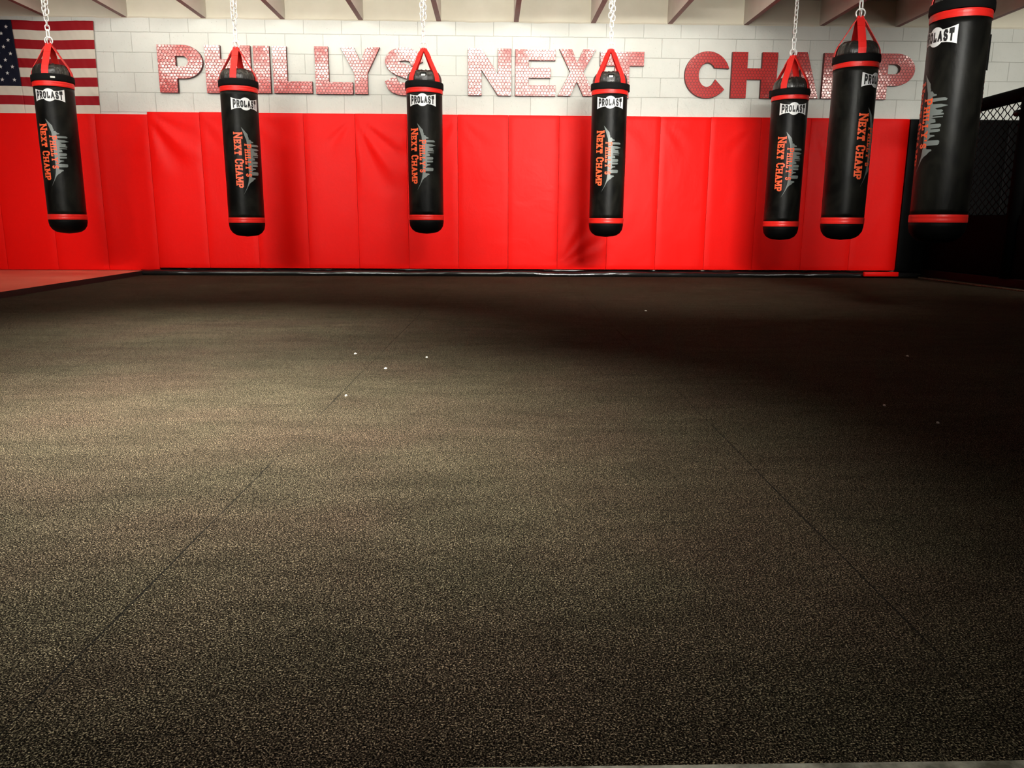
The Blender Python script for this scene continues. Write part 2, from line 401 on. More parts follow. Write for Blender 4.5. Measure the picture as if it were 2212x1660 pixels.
# ------------------------------------------------------------------ wall pads
PW, PX0 = .5586, -4.275
def pad(i, width, zt, zb, mt, label, folds=(), last=False, thick=.05, group='red pads along the back wall'):
    nx, nz = 16, 60
    x0 = PX0 + PW*i; h = zt - zb; g = .0014
    bm = bmesh.new(); rows = []
    rnd = random.Random(i*13+5)
    for a in range(nz+1):
        row = []
        for b in range(nx+1):
            u, v = b/nx, a/nz
            ex = min(u*width, (1-u)*width); ez = min(v*h, (1-v)*h)
            rr = .007
            d = thick
            for e in (ex, ez):
                if e < rr: d -= rr*.75*(1 - math.sqrt(max(0, 1-(1-e/rr)**2)))
            if last and u > .8: d -= .03*((u-.8)/.2)**2
            x = g + u*(width-2*g); z = v*h
            # wrinkles radiating from a corner or running along a side
            for (cu, cv, amp, ang, nf, reach) in folds:
                dx = (u-cu)*width; dz = (v-cv)*h; r = math.hypot(dx, dz)
                if r < reach and min(ex, ez) > .003:
                    th = math.atan2(abs(dz), abs(dx))
                    d += amp*math.sin(th*nf + r*2)*math.sin(PI*min(1, r/reach))*max(0, 1-abs(th-ang)/.75)*min(1, ex/.03)
            d += .0018*pnoise(Vector((x*5+i*3, z*3, i)))*min(1, ex/.04)
            row.append(bm.verts.new((x, -d, z)))
        rows.append(row)
    for A, B in zip(rows, rows[1:]):
        for k in range(nx): bm.faces.new((A[k], A[k+1], B[k+1], B[k]))
    # sides back to the wall
    loop = rows[0] + [r[-1] for r in rows[1:]] + rows[-1][-2::-1] + [r[0] for r in rows[-2:0:-1]]
    back = [bm.verts.new((v.co.x, 0, v.co.z)) for v in loop]
    n = len(loop)
    for k in range(n):
        f = bm.faces.new((loop[k], back[k], back[(k+1) % n], loop[(k+1) % n]))
    bm.faces.new(back)
    bmesh.ops.recalc_face_normals(bm, faces=bm.faces)
    me = bpy.data.meshes.new('wall_pad'); bm.to_mesh(me); bm.free(); me.materials.append(M[mt])
    for p in me.polygons: p.use_smooth = True
    o = link('wall_pad', me, None, (x0, WY-.001, zb))
    mdf = o.modifiers.new('e', 'EDGE_SPLIT'); mdf.split_angle = 1.0
    tag(o, label, 'wall pad', group)
    return o
ordn = {-3: 'mostly outside the left edge of the photo', -2: 'under the blue part of the flag, at the left edge', -1: 'directly behind the leftmost hanging bag',
        0: 'below the right edge of the flag, lowered beside the bags', 1: 'below the first letter P, creased at its top left corner',
        2: 'below the gap between the letters P and H', 3: 'behind the second hanging bag from the left', 4: 'just right of the second bag from the left',
        5: 'with a fanned crease at its top left, below the letter Y', 6: 'behind the third hanging bag from the left', 7: 'just right of the third bag from the left',
        8: 'smooth, below the letter N of NEXT', 9: 'below the letter E of NEXT', 10: 'whose right half is behind the fourth bag from the left',
        11: 'just right of the fourth hanging bag', 12: 'below the letter C of the lettering', 13: 'behind and left of the fifth hanging bag',
        14: 'between the fifth and sixth hanging bags', 15: 'last at the right end, wide and wrapped over the edge'}
folds = {1: [(0, 1, .016, .95, 9, .75)], 5: [(0, 1, .014, 1.0, 13, .95)], 6: [(1, 1, .010, .9, 11, .6)], 9: [(0, 0, .007, .9, 17, .7)], 4: [(1, 1, .006, .9, 12, .5)],
         0: [(1, 1, .002, 1.0, 9, .6)], 13: [(0, 1, .008, .9, 18, .8), (1, 1, .003, .8, 14, .5)], 14: [(0, 1, .008, .9, 20, .7)], 11: [(0, 1, .003, .9, 12, .5)], 2: [(0, 1, .003, 1, 9, .5)],
         3: [(0, 1, .003, .8, 8, .6)], 10: [(0, 1, .002, .8, 10, .5)], 7: [(0, 1, .002, .8, 12, .5)], 12: [(1, 1, .003, .8, 12, .6)]}
for i in range(-3, 16):
    low = i <= 0
    zt = 1.752 - (.028 if low else 0) + .004*pnoise(Vector((i*1.7, 0, 0)))
    zb = .055 if low else .083
    pad(i, PW if i < 15 else PW+.01, zt, zb, 'red_pad', 'red vinyl wall pad ' + ordn[i], folds.get(i, ()), last=(i == 15))
# folded red pad foot under the last pad
bm = bmesh.new(); box(bm, 4.26, 4.66, WY-.135, WY-.095, .02, .07); bevel_all(bm, .008)
o = from_bm('pad_foot', bm, 'red_pad', smooth=True); tag(o, 'small folded red vinyl roll at the foot of the last red wall pad', 'padding')
for k in range(6):
    pad(16+k, PW, 1.748, .08, 'black_pad', 'black wall pad ' + ['directly beside the last red pad', 'behind the largest hanging bag', 'behind the left part of the cage mesh, next to the largest bag', 'behind the mesh near the cage post', 'hidden behind the black cage post', 'beyond the right edge of the frame'][k], group='black pads behind the cage')

# ------------------------------------------------------------------ wall letters
def arc(cx, cy, rx, ry, a0, a1, n=24):
    return [(cx + rx*math.cos(math.radians(a0+(a1-a0)*k/n)), cy + ry*math.sin(math.radians(a0+(a1-a0)*k/n))) for k in range(n+1)]
def spine(pts, wd, n=8):
    P = [Vector(p) for p in pts]; out = []
    Q = [P[0]*2-P[1]] + P + [P[-1]*2-P[-2]]
    for i in range(1, len(Q)-2):
        for k in range(n):
            t = k/n; a, b, c, d = Q[i-1:i+3]
            out.append(.5*((2*b) + (c-a)*t + (2*a-5*b+4*c-d)*t*t + (3*b-a-3*c+d)*t**3))
    out.append(P[-1])
    L, R = [], []
    for i, p in enumerate(out):
        d = (out[min(i+1, len(out)-1)] - out[max(i-1, 0)]).normalized(); nrm = Vector((-d.y, d.x))
        ww = wd(i/(len(out)-1)) if callable(wd) else wd
        L.append(tuple(p+nrm*ww/2)); R.append(tuple(p-nrm*ww/2))
    return L + R[::-1]
def glyph(ch, cb=.47):
    if ch == 'P': return 98, [[(0, 0), (40, 0), (40, 30), (56, 30)] + arc(56, 65, 42, 35, -90, 90)[1:] + [(0, 100)], [(39, 55), (39, 77), (54, 77)] + arc(54, 66, 12.5, 11, 90, -90)[1:]]
    if ch == 'H':
        a, b = cb*100, cb*100+24
        return 98, [[(0, 0), (33, 0), (33, a), (65, a), (65, 0), (98, 0), (98, 100), (65, 100), (65, b), (33, b), (33, 100), (0, 100)]]
    if ch == 'I': return 33, [[(0, 0), (33, 0), (33, 100), (0, 100)]]
    if ch == 'L': return 84, [[(0, 0), (84, 0), (84, 25), (30, 25), (30, 100), (0, 100)]]
    if ch == 'Y': return 85, [[(29, 0), (57, 0), (57, 44), (85, 100), (56, 100), (43, 68), (28, 100), (0, 100), (29, 44)]]
    if ch == 'S': return 86, [spine([(70, 66), (64, 80), (44, 87), (23, 82), (15.5, 70), (25, 58), (44, 50.5), (63, 42), (71, 29), (62, 17), (42, 12.5), (20, 18), (12, 34)], lambda s: 26 + 2*math.sin(PI*s))]
    if ch == 'N': return 92, [[(0, 0), (28, 0), (28, 56), (64, 0), (92, 0), (92, 100), (64, 100), (64, 45), (28, 100), (0, 100)]]
    if ch == 'E': return 87, [[(0, 0), (87, 0), (87, 23), (28, 23), (28, 39), (76, 39), (76, 61), (28, 61), (28, 77), (86, 77), (86, 100), (0, 100)]]
    if ch == 'X': return 80, [[(0, 0), (26, 0), (40, 31), (54, 0), (80, 0), (53, 51), (79, 100), (53, 100), (40, 71), (28, 100), (2, 100), (26, 51)]]
    if ch == 'T': return 94, [[(32, 0), (63, 0), (63, 70), (94, 70), (94, 100), (0, 100), (0, 70), (32, 70)]]
    if ch == 'C': return 93, [arc(48, 50, 48, 50, 16, 322, 60) + [(66, 40)] + arc(48, 50, 18.5, 26, 318, 36, 40) + []]
    if ch == 'A': return 98, [[(0, 0), (30, 0), (35, 17), (63, 17), (68, 0), (98, 0), (65, 100), (33, 100)], [(42, 38), (49, 68), (56, 38)]]
    if ch == 'M': return 102, [[(0, 0), (26, 0), (26, 60), (42, 0), (60, 0), (76, 60), (76, 0), (102, 0), (102, 100), (67, 100), (51, 42), (35, 100), (0, 100)]]
def flat_mesh(name, loops, depth, bev, mats, mode='BOTH'):
    cu = bpy.data.curves.new(name, 'CURVE'); cu.dimensions = '2D'; cu.fill_mode = mode; cu.extrude = depth/2; cu.bevel_depth = bev; cu.bevel_resolution = 1
    for lp in loops:
        s = cu.splines.new('POLY'); s.points.add(len(lp)-1); s.use_cyclic_u = True
        for k, (x, y) in enumerate(lp): s.points[k].co = (x, y, 0, 1)
    o = bpy.data.objects.new(name, cu); C.objects.link(o)
    me = bpy.data.meshes.new_from_object(o.evaluated_get(bpy.context.evaluated_depsgraph_get()))
    bpy.data.objects.remove(o); bpy.data.curves.remove(cu)
    for v in me.vertices: v.co = (v.co.x, -v.co.z, v.co.y)     # stand it up, front toward -Y
    me.materials.clear()
    for mm in mats: me.materials.append(M[mm])
    for p in me.polygons: p.material_index = 0
    me.update()
    return me
LT = .045
def wall_letter(ch, xl, xr, yt, yb, label, cb=.47, wpx=None):
    ym = (yt+yb)/2; Yf = WY - LT
    a = at(xl, ym, Yf); b = at(xr, ym, Yf); t = at((xl+xr)/2, yt, Yf); bo = at((xl+xr)/2, yb, Yf)
    W, loops = glyph(ch, cb)
    sx = (b.x-a.x)/W; sz = (t.z-bo.z)/100
    lp = [[(x*sx, y*sz) for x, y in l] for l in loops]
    me = flat_mesh('letter', lp, LT-.006, .002, ['letter_side'])
    o = link('wall_letter', me, None, (a.x, WY-LT/2-.001, bo.z))
    tag(o, label, 'letter', 'red letters on the wall')
    # face sheet, set in a little from the edge
    me2 = flat_mesh('reflective_face', lp, .002, 0, ['honey'])
    f = link('reflective_face', me2, o, (0, -LT/2-.0012, 0)); f['label'] = 'red honeycomb reflective sheet on the front'
    s = .985
    return o
WL = [('P', 342, 438, 97, 200, 'first red honeycomb letter P, starting PHILLYS right of the flag'),
      ('H', 444, 542, 98, 201, 'red honeycomb letter H behind the second hanging bag from the left'),
      ('I', 549, 583, 99, 201, 'red honeycomb letter I just right of the second hanging bag'),
      ('L', 590, 673, 100, 201, 'first of the two red honeycomb letters L, after the I'),
      ('L', 681, 761, 101, 203, 'second of the two red honeycomb letters L, before the Y'),
      ('Y', 737, 821, 102, 203, 'red honeycomb letter Y between the second L and the S'),
      ('S', 831, 917, 103, 205, 'red honeycomb letter S partly behind the third hanging bag'),
      ('N', 1011.5, 1104, 105, 206, 'red honeycomb letter N starting the word NEXT'),
      ('E', 1113.5, 1200, 107, 207, 'red honeycomb letter E between the N and the X'),
      ('X', 1206, 1287, 106.5, 207, 'red honeycomb letter X between the E and the T'),
      ('T', 1296, 1390, 112, 212, 'red honeycomb letter T behind the straps of the fourth hanging bag'),
      ('C', 1479.5, 1573, 111, 212, 'round dark red letter C starting the word CHAMP'),
      ('H', 1580.5, 1678, 113, 212, 'dark red letter H between the C and the A of CHAMP'),
      ('A', 1684, 1770, 113, 212, 'red letter A mostly hidden behind the fifth hanging bag'),
      ('M', 1778, 1874, 115, 213, 'red letter M mostly hidden behind the sixth hanging bag'),
      ('P', 1878, 1975, 116, 215, 'last red honeycomb letter P, ending CHAMP on the right')]
for k, (ch, a, b, c, d, l) in enumerate(WL): wall_letter(ch, a, b, c, d, l, cb=.47 if k < 5 else .41)

# ------------------------------------------------------------------ flag
def make_flag():
    xr, xc = -4.205, -5.055; zt, H = 2.662, 13*.0943; sh = -.045
    xl = -5.83
    root = empty('flag', (xl, WY-.01, zt))
    def wave(x, z):
        s = (x-xl)
        return .012 + .007*math.sin(s*9 + z*5) + .006*pnoise(Vector((x*9+z*5, z*2.5, 0))) + .004*pnoise(Vector((x*24+z*10, z*6, 4)))
    NX, NZ = 96, 13*6
    def bottomshift(z): return sh*((zt-z)/H)
    def grid(x0f, x1f, r0, r1, mi_fn, nx, name, mats, off=0):
        bm = bmesh.new(); rows = []
        for a in range(r0*6, r1*6+1):
            z = zt - H*a/(13*6); row = []
            for b in range(nx+1):
                x = x0f(z) + (x1f(z)-x0f(z))*b/nx
                zz = z + .004*math.sin(x*7)
                row.append(bm.verts.new((x-xl, -wave(x, z)-off, zz-zt)))
            rows.append(row)
        for k, (A, B) in enumerate(zip(rows, rows[1:])):
            for j in range(nx):
                f = bm.faces.new((A[j], B[j], B[j+1], A[j+1])); f.material_index = mi_fn(r0 + k//6)
        o = from_bm(name, bm, mats, root, smooth=True)
        sm = o.modifiers.new('s', 'SOLIDIFY'); sm.thickness = .001
        return o
    R = lambda z: xr - .03*((zt-z)/H) + .0; Cx = lambda z: xc + .045*((zt-z)/H); Lx = lambda z: xl
    grid(lambda z: Cx(z) if z > zt - H*7/13 - 1e-6 else Cx(z), R, 0, 13, lambda r: r % 2, 60, 'stripes', ['flag_red', 'flag_white'])
    grid(Lx, Cx, 7, 13, lambda r: r % 2, 50, 'stripes', ['flag_red', 'flag_white'])
    c = grid(Lx, Cx, 0, 7, lambda r: 0, 50, 'canton', ['flag_blue', 'star'])
    bm = bmesh.new(); bm.from_mesh(c.data)
    ch = H*7/13
    for r in range(9):
        n = 6 if r % 2 == 0 else 5
        for k in range(n):
            z = zt - ch*(r+1)/10
            cx = Cx(z) - .062*(1 + 2*k + (0 if n == 6 else 1))
            y = -wave(cx, z) - .004; R1, R2 = .021, .0085
            vs_ = [bm.verts.new((cx-xl + (R1 if q % 2 == 0 else R2)*math.sin(q*PI/5+.08), y-.001, z-zt + (R1 if q % 2 == 0 else R2)*math.cos(q*PI/5+.08))) for q in range(10)]
            ctr = bm.verts.new((cx-xl, y-.0015, z-zt))
            for q in range(10): bm.faces.new((ctr, vs_[q], vs_[(q+1) % 10])).material_index = 1
    bm.to_mesh(c.data); bm.free()
    tag(root, 'American stars and stripes flag pinned to the block wall at upper left', 'flag')
make_flag()

# ------------------------------------------------------------------ small printed letters (strokes)
ST = {'N': (.86, [(0, 0, 0, 1), (0, 1, .86, 0), (.86, 0, .86, 1)], [(0, 0), (0, 1), (.86, 1)]),
      'E': (.66, [(0, 0, 0, 1), (0, 0, .66, 0), (0, 1, .66, 1), (0, .5, .48, .5), (.66, 0, .66, .2), (.66, .8, .66, 1)], [(0, 0), (0, 1)]),
      'X': (.78, [(0, 0, .78, 1), (0, 1, .78, 0)], [(0, 0), (0, 1), (.78, 0), (.78, 1)]),
      'T': (.74, [(.37, 0, .37, 1), (0, 1, .74, 1), (0, 1, 0, .76), (.74, 1, .74, .76)], [(.37, 0)]),
      'C': (.68, [(.68, .82, .5, 1), (.5, 1, .18, 1), (.18, 1, 0, .8), (0, .8, 0, .2), (0, .2, .18, 0), (.18, 0, .5, 0), (.5, 0, .68, .18), (.68, .82, .68, .66)], []),
      'H': (.8, [(0, 0, 0, 1), (.8, 0, .8, 1), (0, .5, .8, .5)], [(0, 0), (0, 1), (.8, 0), (.8, 1)]),
      'A': (.84, [(0, 0, .42, 1), (.84, 0, .42, 1), (.16, .34, .68, .34)], [(0, 0), (.84, 0)]),
      'M': (1.0, [(0, 0, 0, 1), (1, 0, 1, 1), (0, 1, .5, .3), (1, 1, .5, .3)], [(0, 0), (1, 0), (0, 1), (1, 1)]),
      'P': (.68, [(0, 0, 0, 1), (0, 1, .5, 1), (.5, 1, .68, .86), (.68, .86, .68, .6), (.68, .6, .5, .46), (.5, .46, 0, .46)], [(0, 0), (0, 1)]),
      'I': (.05, [(.02, 0, .02, 1)], [(.02, 0), (.02, 1)]),
      'L': (.6, [(0, 0, 0, 1), (0, 0, .6, 0), (.6, 0, .6, .22)], [(0, 0), (0, 1)]),
      'Y': (.84, [(.42, 0, .42, .48), (0, 1, .42, .45), (.84, 1, .42, .45)], [(.42, 0), (0, 1), (.84, 1)]),
      'S': (.62, [(.62, .82, .46, 1), (.46, 1, .14, 1), (.14, 1, 0, .84), (0, .84, 0, .68), (0, .68, .14, .54), (.14, .54, .48, .46), (.48, .46, .62, .32), (.62, .32, .62, .16), (.62, .16, .48, 0), (.48, 0, .14, 0), (.14, 0, 0, .18)], []),
      'R': (.68, [(0, 0, 0, 1), (0, 1, .5, 1), (.5, 1, .68, .86), (.68, .86, .68, .64), (.68, .64, .5, .5), (.5, .5, 0, .5), (.36, .5, .7, 0)], []),
      'O': (.68, [(.5, 1, .18, 1), (.18, 1, 0, .8), (0, .8, 0, .2), (0, .2, .18, 0), (.18, 0, .5, 0), (.5, 0, .68, .2), (.68, .2, .68, .8), (.68, .8, .5, 1)], []),
      "'": (.05, [(.02, .8, .02, 1.05)], [])}
def text_quads(items, th, slab, gap, xs=1.0):
    """items: (char, height); returns stroke quads laid along +x from 0, and the total length"""
    out = []; x = 0
    for ch, h in items:
        if ch == ' ': x += .38; continue
        wd, segs, sl = ST[ch]; k = xs
        pts = []
        for (a, b, c, d) in segs:
            A = Vector((a*k*min(h, 1.2), th/2 + b*(h-th))); B = Vector((c*k*min(h, 1.2), th/2 + d*(h-th)))
            dd = (B-A).normalized(); n = Vector((-dd.y, dd.x))*th/2; e = dd*th*.42
            out.append([p + Vector((x+th/2, 0)) for p in (A-e+n, A-e-n, B+e-n, B+e+n)])
        if slab:
            for (a, b) in sl:
                cx = a*k*min(h, 1.2); cy = th*.35 if b == 0 else h-th*.35
                out.append([Vector((x+th/2+cx+s1*slab, cy+s2*th*.36)) for s1, s2 in ((-1, -1), (1, -1), (1, 1), (-1, 1))])
        x += wd*k*min(h, 1.2) + th + gap
    return out, x-gap
def wrap_polys(bm, polys, fn, r, eps, step=.012, deps=0.00004):
    """polys given in (u, z) metres on the bag; split finely across u so that they hug the cylinder"""
    for i, poly in enumerate(polys):
        lo = min(p[0] for p in poly); hi = max(p[0] for p in poly)
        n = max(1, int((hi-lo)/step))
        b2 = bmesh.new(); f = b2.faces.new([b2.verts.new((p[0], p[1], 0)) for p in poly])
        for k in range(1, n):
            g = list(b2.verts)+list(b2.edges)+list(b2.faces)
            bmesh.ops.bisect_plane(b2, geom=g, plane_co=(lo+(hi-lo)*k/n, 0, 0), plane_no=(1, 0, 0))
        mp = {}
        for v in b2.verts:
            a = v.co.x/r; rr, zz = fn(r, v.co.y, a); rr += eps + deps*(i % 7)
            mp[v] = bm.verts.new((rr*math.sin(a), -rr*math.cos(a), v.co.y))
        for f in b2.faces:
            try: bm.faces.new([mp[v] for v in f.verts])
            except ValueError: pass
        b2.free()
    bmesh.ops.recalc_face_normals(bm, faces=bm.faces)
    # make sure the sheet faces outward
    for f in bm.faces:
        c = f.calc_center_median(); f.normal_update()
        if f.normal.x*c.x + f.normal.y*c.y < 0: f.normal_flip()

# ------------------------------------------------------------------ hanging bags
def make_bag(name, X, Y, zring, zcol, zu, zl, r, theta, strapoff, label, seed, tagpos=None, dbl=True, zbot=None):
    """zring: ring centre; zcol: top of collar; zu: middle of upper red band; zl: middle of lower red band"""
    zbot = zl - .155 if zbot is None else zbot
    root = empty(name, (X, Y, zbot), theta)
    L = zu - zl; dz = {1: .01, 2: .045, 4: .01, 5: .018, 6: .028, 7: .025}.get(seed, 0)
    def fn(rr, z, a):
        k = 1 + .010*pnoise(Vector((math.sin(a)*1.2+seed, math.cos(a)*1.2, z*2.2))) + .012*math.sin(PI*min(1, max(0, (z-zl)/L)))*math.cos(a*1+seed)*.4
        q = min(1, max(0, (z-zl)/L)); k *= 1 + .018*(q-.3)
        return rr*k, z
    def lz(o): o.location = (0, 0, -zbot); return o
    # shell
    bm = bmesh.new(); prof = [(r, zl + .02 + (L-.04)*k/30) for k in range(31)]
    lathe(bm, prof, 72, fn); lz(from_bm('shell', bm, 'bag', root, True))
    # base
    bm = bmesh.new(); zb0 = zl-.02
    prof = [(.001, zbot)] + [(r*1.01*math.sin(PI/2*t)**.62, zbot + (zb0-zbot)*(1-math.cos(PI/2*t))**1.0) for t in (.08, .2, .32, .45, .58, .7, .8, .9, 1.0)]
    prof = [(.001, zbot)]
    rc = .10
    for k in range(5): prof.append((r*1.005*( .45 + .0*k) if k == 0 else r*1.005-rc*(1-math.sin(PI/2*k/4))*(1.0), zbot + .008 + (0 if k == 0 else rc*(1-math.cos(PI/2*k/4)))))
    prof.append((r*1.008, zb0))
    lathe(bm, prof, 72, fn); lz(from_bm('base', bm, 'cap', root, True))
    # red bands
    for zz, h, nm in ((zu, .046, 'upper_band'), (zl, .050, 'lower_band')):
        bm = bmesh.new()
        f2 = lambda rr, z, a, zz=zz: (fn(rr, zz, a)[0], z)
        prof = [(r*.99, zz-h/2), (r+.003, zz-h/2+.001), (r+.0045, zz-h/4), (r+.0035, zz), (r+.0045, zz+h/4), (r+.003, zz+h/2-.001), (r*.99, zz+h/2)]
        lathe(bm, prof, 72, f2); lz(from_bm(nm, bm, 'red_band', root, False))
    # collar of black webbing
    ch = .058; zc1 = zu + .02; zc2 = zc1 + ch
    bm = bmesh.new()
    f3 = lambda rr, z, a: (fn(rr, zu, a)[0], z + .006*math.sin(a*1+seed) + .003*pnoise(Vector((math.sin(a)*2, math.cos(a)*2, seed))))
    lathe(bm, [(r*.985, zc1), (r+.009, zc1), (r+.012, zc1+.012), (r+.012, zc2-.012), (r+.009, zc2), (r*.985, zc2)], 72, f3)
    # buckle of the webbing at one side
    a = math.radians(-112 if seed % 2 else 108)
    col = lz(from_bm('collar', bm, 'webbing', root, False))
    bm = bmesh.new(); box(bm, -.03, .03, -.012, .012, -.035, .035); bevel_all(bm, .006)
    bmesh.ops.transform(bm, matrix=Matrix.Translation(((r+.014)*math.sin(a), -(r+.014)*math.cos(a), (zc1+zc2)/2)) @ Matrix.Rotation(a, 4, 'Z'), verts=bm.verts)
    from_bm('buckle', bm, 'black_metal', col, False)
    # gathered black top
    bm = bmesh.new(); dh = .105
    def f4(rr, z, a):
        q = (z-zc2)/dh
        wv = math.sin(a*17+seed) * .5 + math.sin(a*29+seed*2)*.3 + .5*pnoise(Vector((math.sin(a)*4, math.cos(a)*4, seed)))
        return rr*(1 + .022*wv*math.sin(PI*min(1, max(0, q)))), z + .006*wv*max(0, q)
    prof = [(r*.98, zc2-.02), (r*.99, zc2+.01), (r*.975, zc2+.035), (r*.93, zc2+.06), (r*.84, zc2+.082), (r*.70, zc2+.098), (r*.5, zc2+.104), (r*.25, zc2+.105), (.004, zc2+.104)]
    lathe(bm, prof, 96, f4); lz(from_bm('top_cover', bm, 'dome', root, True))
    # straps
    for k in range(4):
        a = strapoff + k*PI/2
        er = Vector((math.sin(a), -math.cos(a), 0)); et = Vector((math.cos(a), math.sin(a), 0))
        path = [(.010, zring-.022, .024), (.03, zring-.055, .028), (r*.45, zc2 + .06 + (zring-zc2-.06)*.52, .029), (r*.90, zc2+.075, .029), (r*1.0, zc2+.035, .029), (r*1.03, zc2+.0, .029), (r*1.02, zc1+.01, .029)]
        bm = bmesh.new(); prev = None
        for (q, z, hw) in path:
            c = er*q + Vector((0, 0, z)); up_ = Vector((0, 0, 1))
            cur = [bm.verts.new(c - et*hw), bm.verts.new(c - et*hw*.5 + er*.0015), bm.verts.new(c + et*hw*.5 + er*.0015), bm.verts.new(c + et*hw)]
            if prev:
                for j in range(3): bm.faces.new((prev[j], prev[j+1], cur[j+1], cur[j]))
            prev = cur
        s = lz(from_bm('strap', bm, 'red_web', root, False)); sd = s.modifiers.new('s', 'SOLIDIFY'); sd.thickness = .004; sd.offset = 0
        # stitched doubled end
        bm = bmesh.new()
        t1 = .30
        def on(t, side, off):
            q = .03 + (r*.45-.03)*t; z = (zring-.055) + ((zc2+.06+(zring-zc2-.06)*.52) - (zring-.055))*t
            return er*(q+off) + et*side*.029 + Vector((0, 0, z+off*.3))
        v = [bm.verts.new(on(t, sd_, .004)) for t in (0.0, .75) for sd_ in (-1, 1)]
        bm.faces.new((v[0], v[1], v[3], v[2]))
        s2 = from_bm('stitched_end', bm, 'red_web', s, False); s2m = s2.modifiers.new('s', 'SOLIDIFY'); s2m.thickness = .003; s2m.offset = 0
    # ring
    bm = bmesh.new()
    tube(bm, [(.034*math.cos(2*PI*k/24), 0, zring + .034*math.sin(2*PI*k/24)) for k in range(24)], .0058, 8, True)
    tube(bm, [(0, .030*math.cos(2*PI*k/24), zring -.004 + .030*math.sin(2*PI*k/24)) for k in range(24)], .005, 8, True)
    rg = lz(from_bm('ring', bm, 'steel', root, True)); rg.rotation_euler = (0, 0, -theta + .25*math.sin(seed*3))
    # chain
    jx = round((X-JX0)/JS)*JS + JX0
    ztop = ZJ if abs(X-jx) < .05 else ZD
    bm = bmesh.new()
    def linkm(z, ang, ox, Lk=.052, Wk=.017, rr=.0052):
        pts = []
        for q in range(16):
            t = 2*PI*q/16; xx = Wk*math.cos(t); zz = (Lk/2-Wk)*(1 if math.sin(t) > 0 else -1) + Wk*math.sin(t)
            pts.append((ox + xx*math.cos(ang), xx*math.sin(ang), z+zz))
        tube(bm, pts, rr, 6, True)
    big = name == 'x'
    # snap hook
    linkm(zring+.058, 0, 0, .075, .012, .006)
    z = zring + .110; k = 0; sw = random.Random(seed)
    while z < ztop - .01:
        tw = (k % 2)*PI/2 + .5*math.sin(z*6+seed)
        if dbl and z > zring + .20:
            linkm(z, tw, -.013); linkm(z+.018, tw+PI/2, .013)
        else: linkm(z, tw, 0)
        z += .040; k += 1
    c = lz(from_bm('chain', bm, 'steel', root, True)); c.rotation_euler = (0, 0, -theta)
    # printed mark, once in front and once on the back
    for side in (0, PI):
        bm = bmesh.new()
        cz = zu - .092 - dz; W, Hh, Hm, Rc = .129, .054, .036, .056
        topL = [(-W + (W-.045)*t, Hh - (Hh-Hm)*math.sin(t*PI/2)) for t in (0, .33, .66, 1)]
        out = topL + [(Rc*math.cos(a_), Rc*math.sin(a_)) for a_ in [math.radians(143 - 106*k_/8) for k_ in range(9)]] + [(-x_, y_) for x_, y_ in topL[::-1]]
        poly_top = out
        # build as vertical slices between upper and lower outline
        xs_ = sorted(set([p[0] for p in out]))
        def upy(x_):
            best = 0
            for (a1, b1), (a2, b2) in zip(out, out[1:]):
                if min(a1, a2)-1e-9 <= x_ <= max(a1, a2)+1e-9 and abs(a2-a1) > 1e-9:
                    best = max(best, b1 + (b2-b1)*(x_-a1)/(a2-a1))
            return best
        N_ = 48; polys = []
        for k_ in range(N_):
            a1 = -W + 2*W*k_/N_; a2 = -W + 2*W*(k_+1)/N_
            polys.append([(a1 + side*r, cz-upy(a1)), (a2 + side*r, cz-upy(a2)), (a2 + side*r, cz+upy(a2)), (a1 + side*r, cz+upy(a1))])
        wrap_polys(bm, polys, fn, r, .0012, .02, 0)
        bg = lz(from_bm('logo_patch', bm, 'white_print', root, True)); bg['label'] = 'white bow tie shaped patch reading PROLAST'
        # lettering on it, taller toward both ends
        quads, LL = text_quads([(c_, 1) for c_ in 'PROLAST'], .25, 0, .16, .58)
        hbase = .058
        pl = []
        for qd in quads:
            pp = []
            for p in qd:
                uu = (p.x/LL - .5); hs = hbase*(1 + 1.05*abs(uu)**1.5)
                pp.append((uu*.222 + side*r, cz + (p.y-.5)*hs))
            pl.append(pp)
        bm = bmesh.new(); wrap_polys(bm, pl, fn, r, .0020, .02, .00003)
        from_bm('lettering', bm, 'black_print', bg, True)
        # skyline and words down the side
        zs = zu - .298 - dz; ze = zs - .60        # tips of the skyline
        sky = [(0, -.053, 0), (.10, -.032, .0), (.14, -.024, .004), (.16, -.020, .010), (.175, -.017, .006), (.18, -.015, .022), (.205, -.012, .034), (.21, -.012, .05), (.225, -.011, .052), (.23, -.011, .026), (.248, -.010, .026),
               (.25, -.010, .100), (.262, -.009, .115), (.278, -.009, .110), (.283, -.009, .030), (.305, -.008, .034), (.31, -.008, .085), (.328, -.008, .122), (.342, -.008, .085), (.347, -.008, .05), (.362, -.008, .062), (.365, -.008, .09), (.38, -.008, .098), (.395, -.008, .085), (.40, -.008, .102), (.415, -.008, .104), (.417, -.008, .04), (.428, -.008, .04), (.43, -.008, .1), (.44, -.008, .1), (.442, -.008, .03), (.455, -.008, .058), (.485, -.008, .062), (.492, -.008, .03), (.50, -.008, .03),
               (.502, -.008, .088), (.512, -.008, .095), (.532, -.008, .093), (.54, -.008, .084), (.543, -.008, .035), (.552, -.008, .035), (.555, -.008, .09), (.575, -.008, .092), (.58, -.008, .08), (.583, -.008, .03), (.605, -.008, .034), (.61, -.008, .062), (.622, -.008, .066), (.63, -.008, .04), (.66, -.008, .02),
               (.663, -.008, .088), (.672, -.008, .095), (.70, -.008, .094), (.71, -.008, .086), (.713, -.008, .018), (.745, -.008, .02), (.75, -.010, .052), (.765, -.010, .056), (.775, -.011, .04), (.80, -.013, .026), (.82, -.016, .006), (.85, -.021, -.010), (.90, -.031, -.026), (1.0, -.062, -.061)]
        polys = []
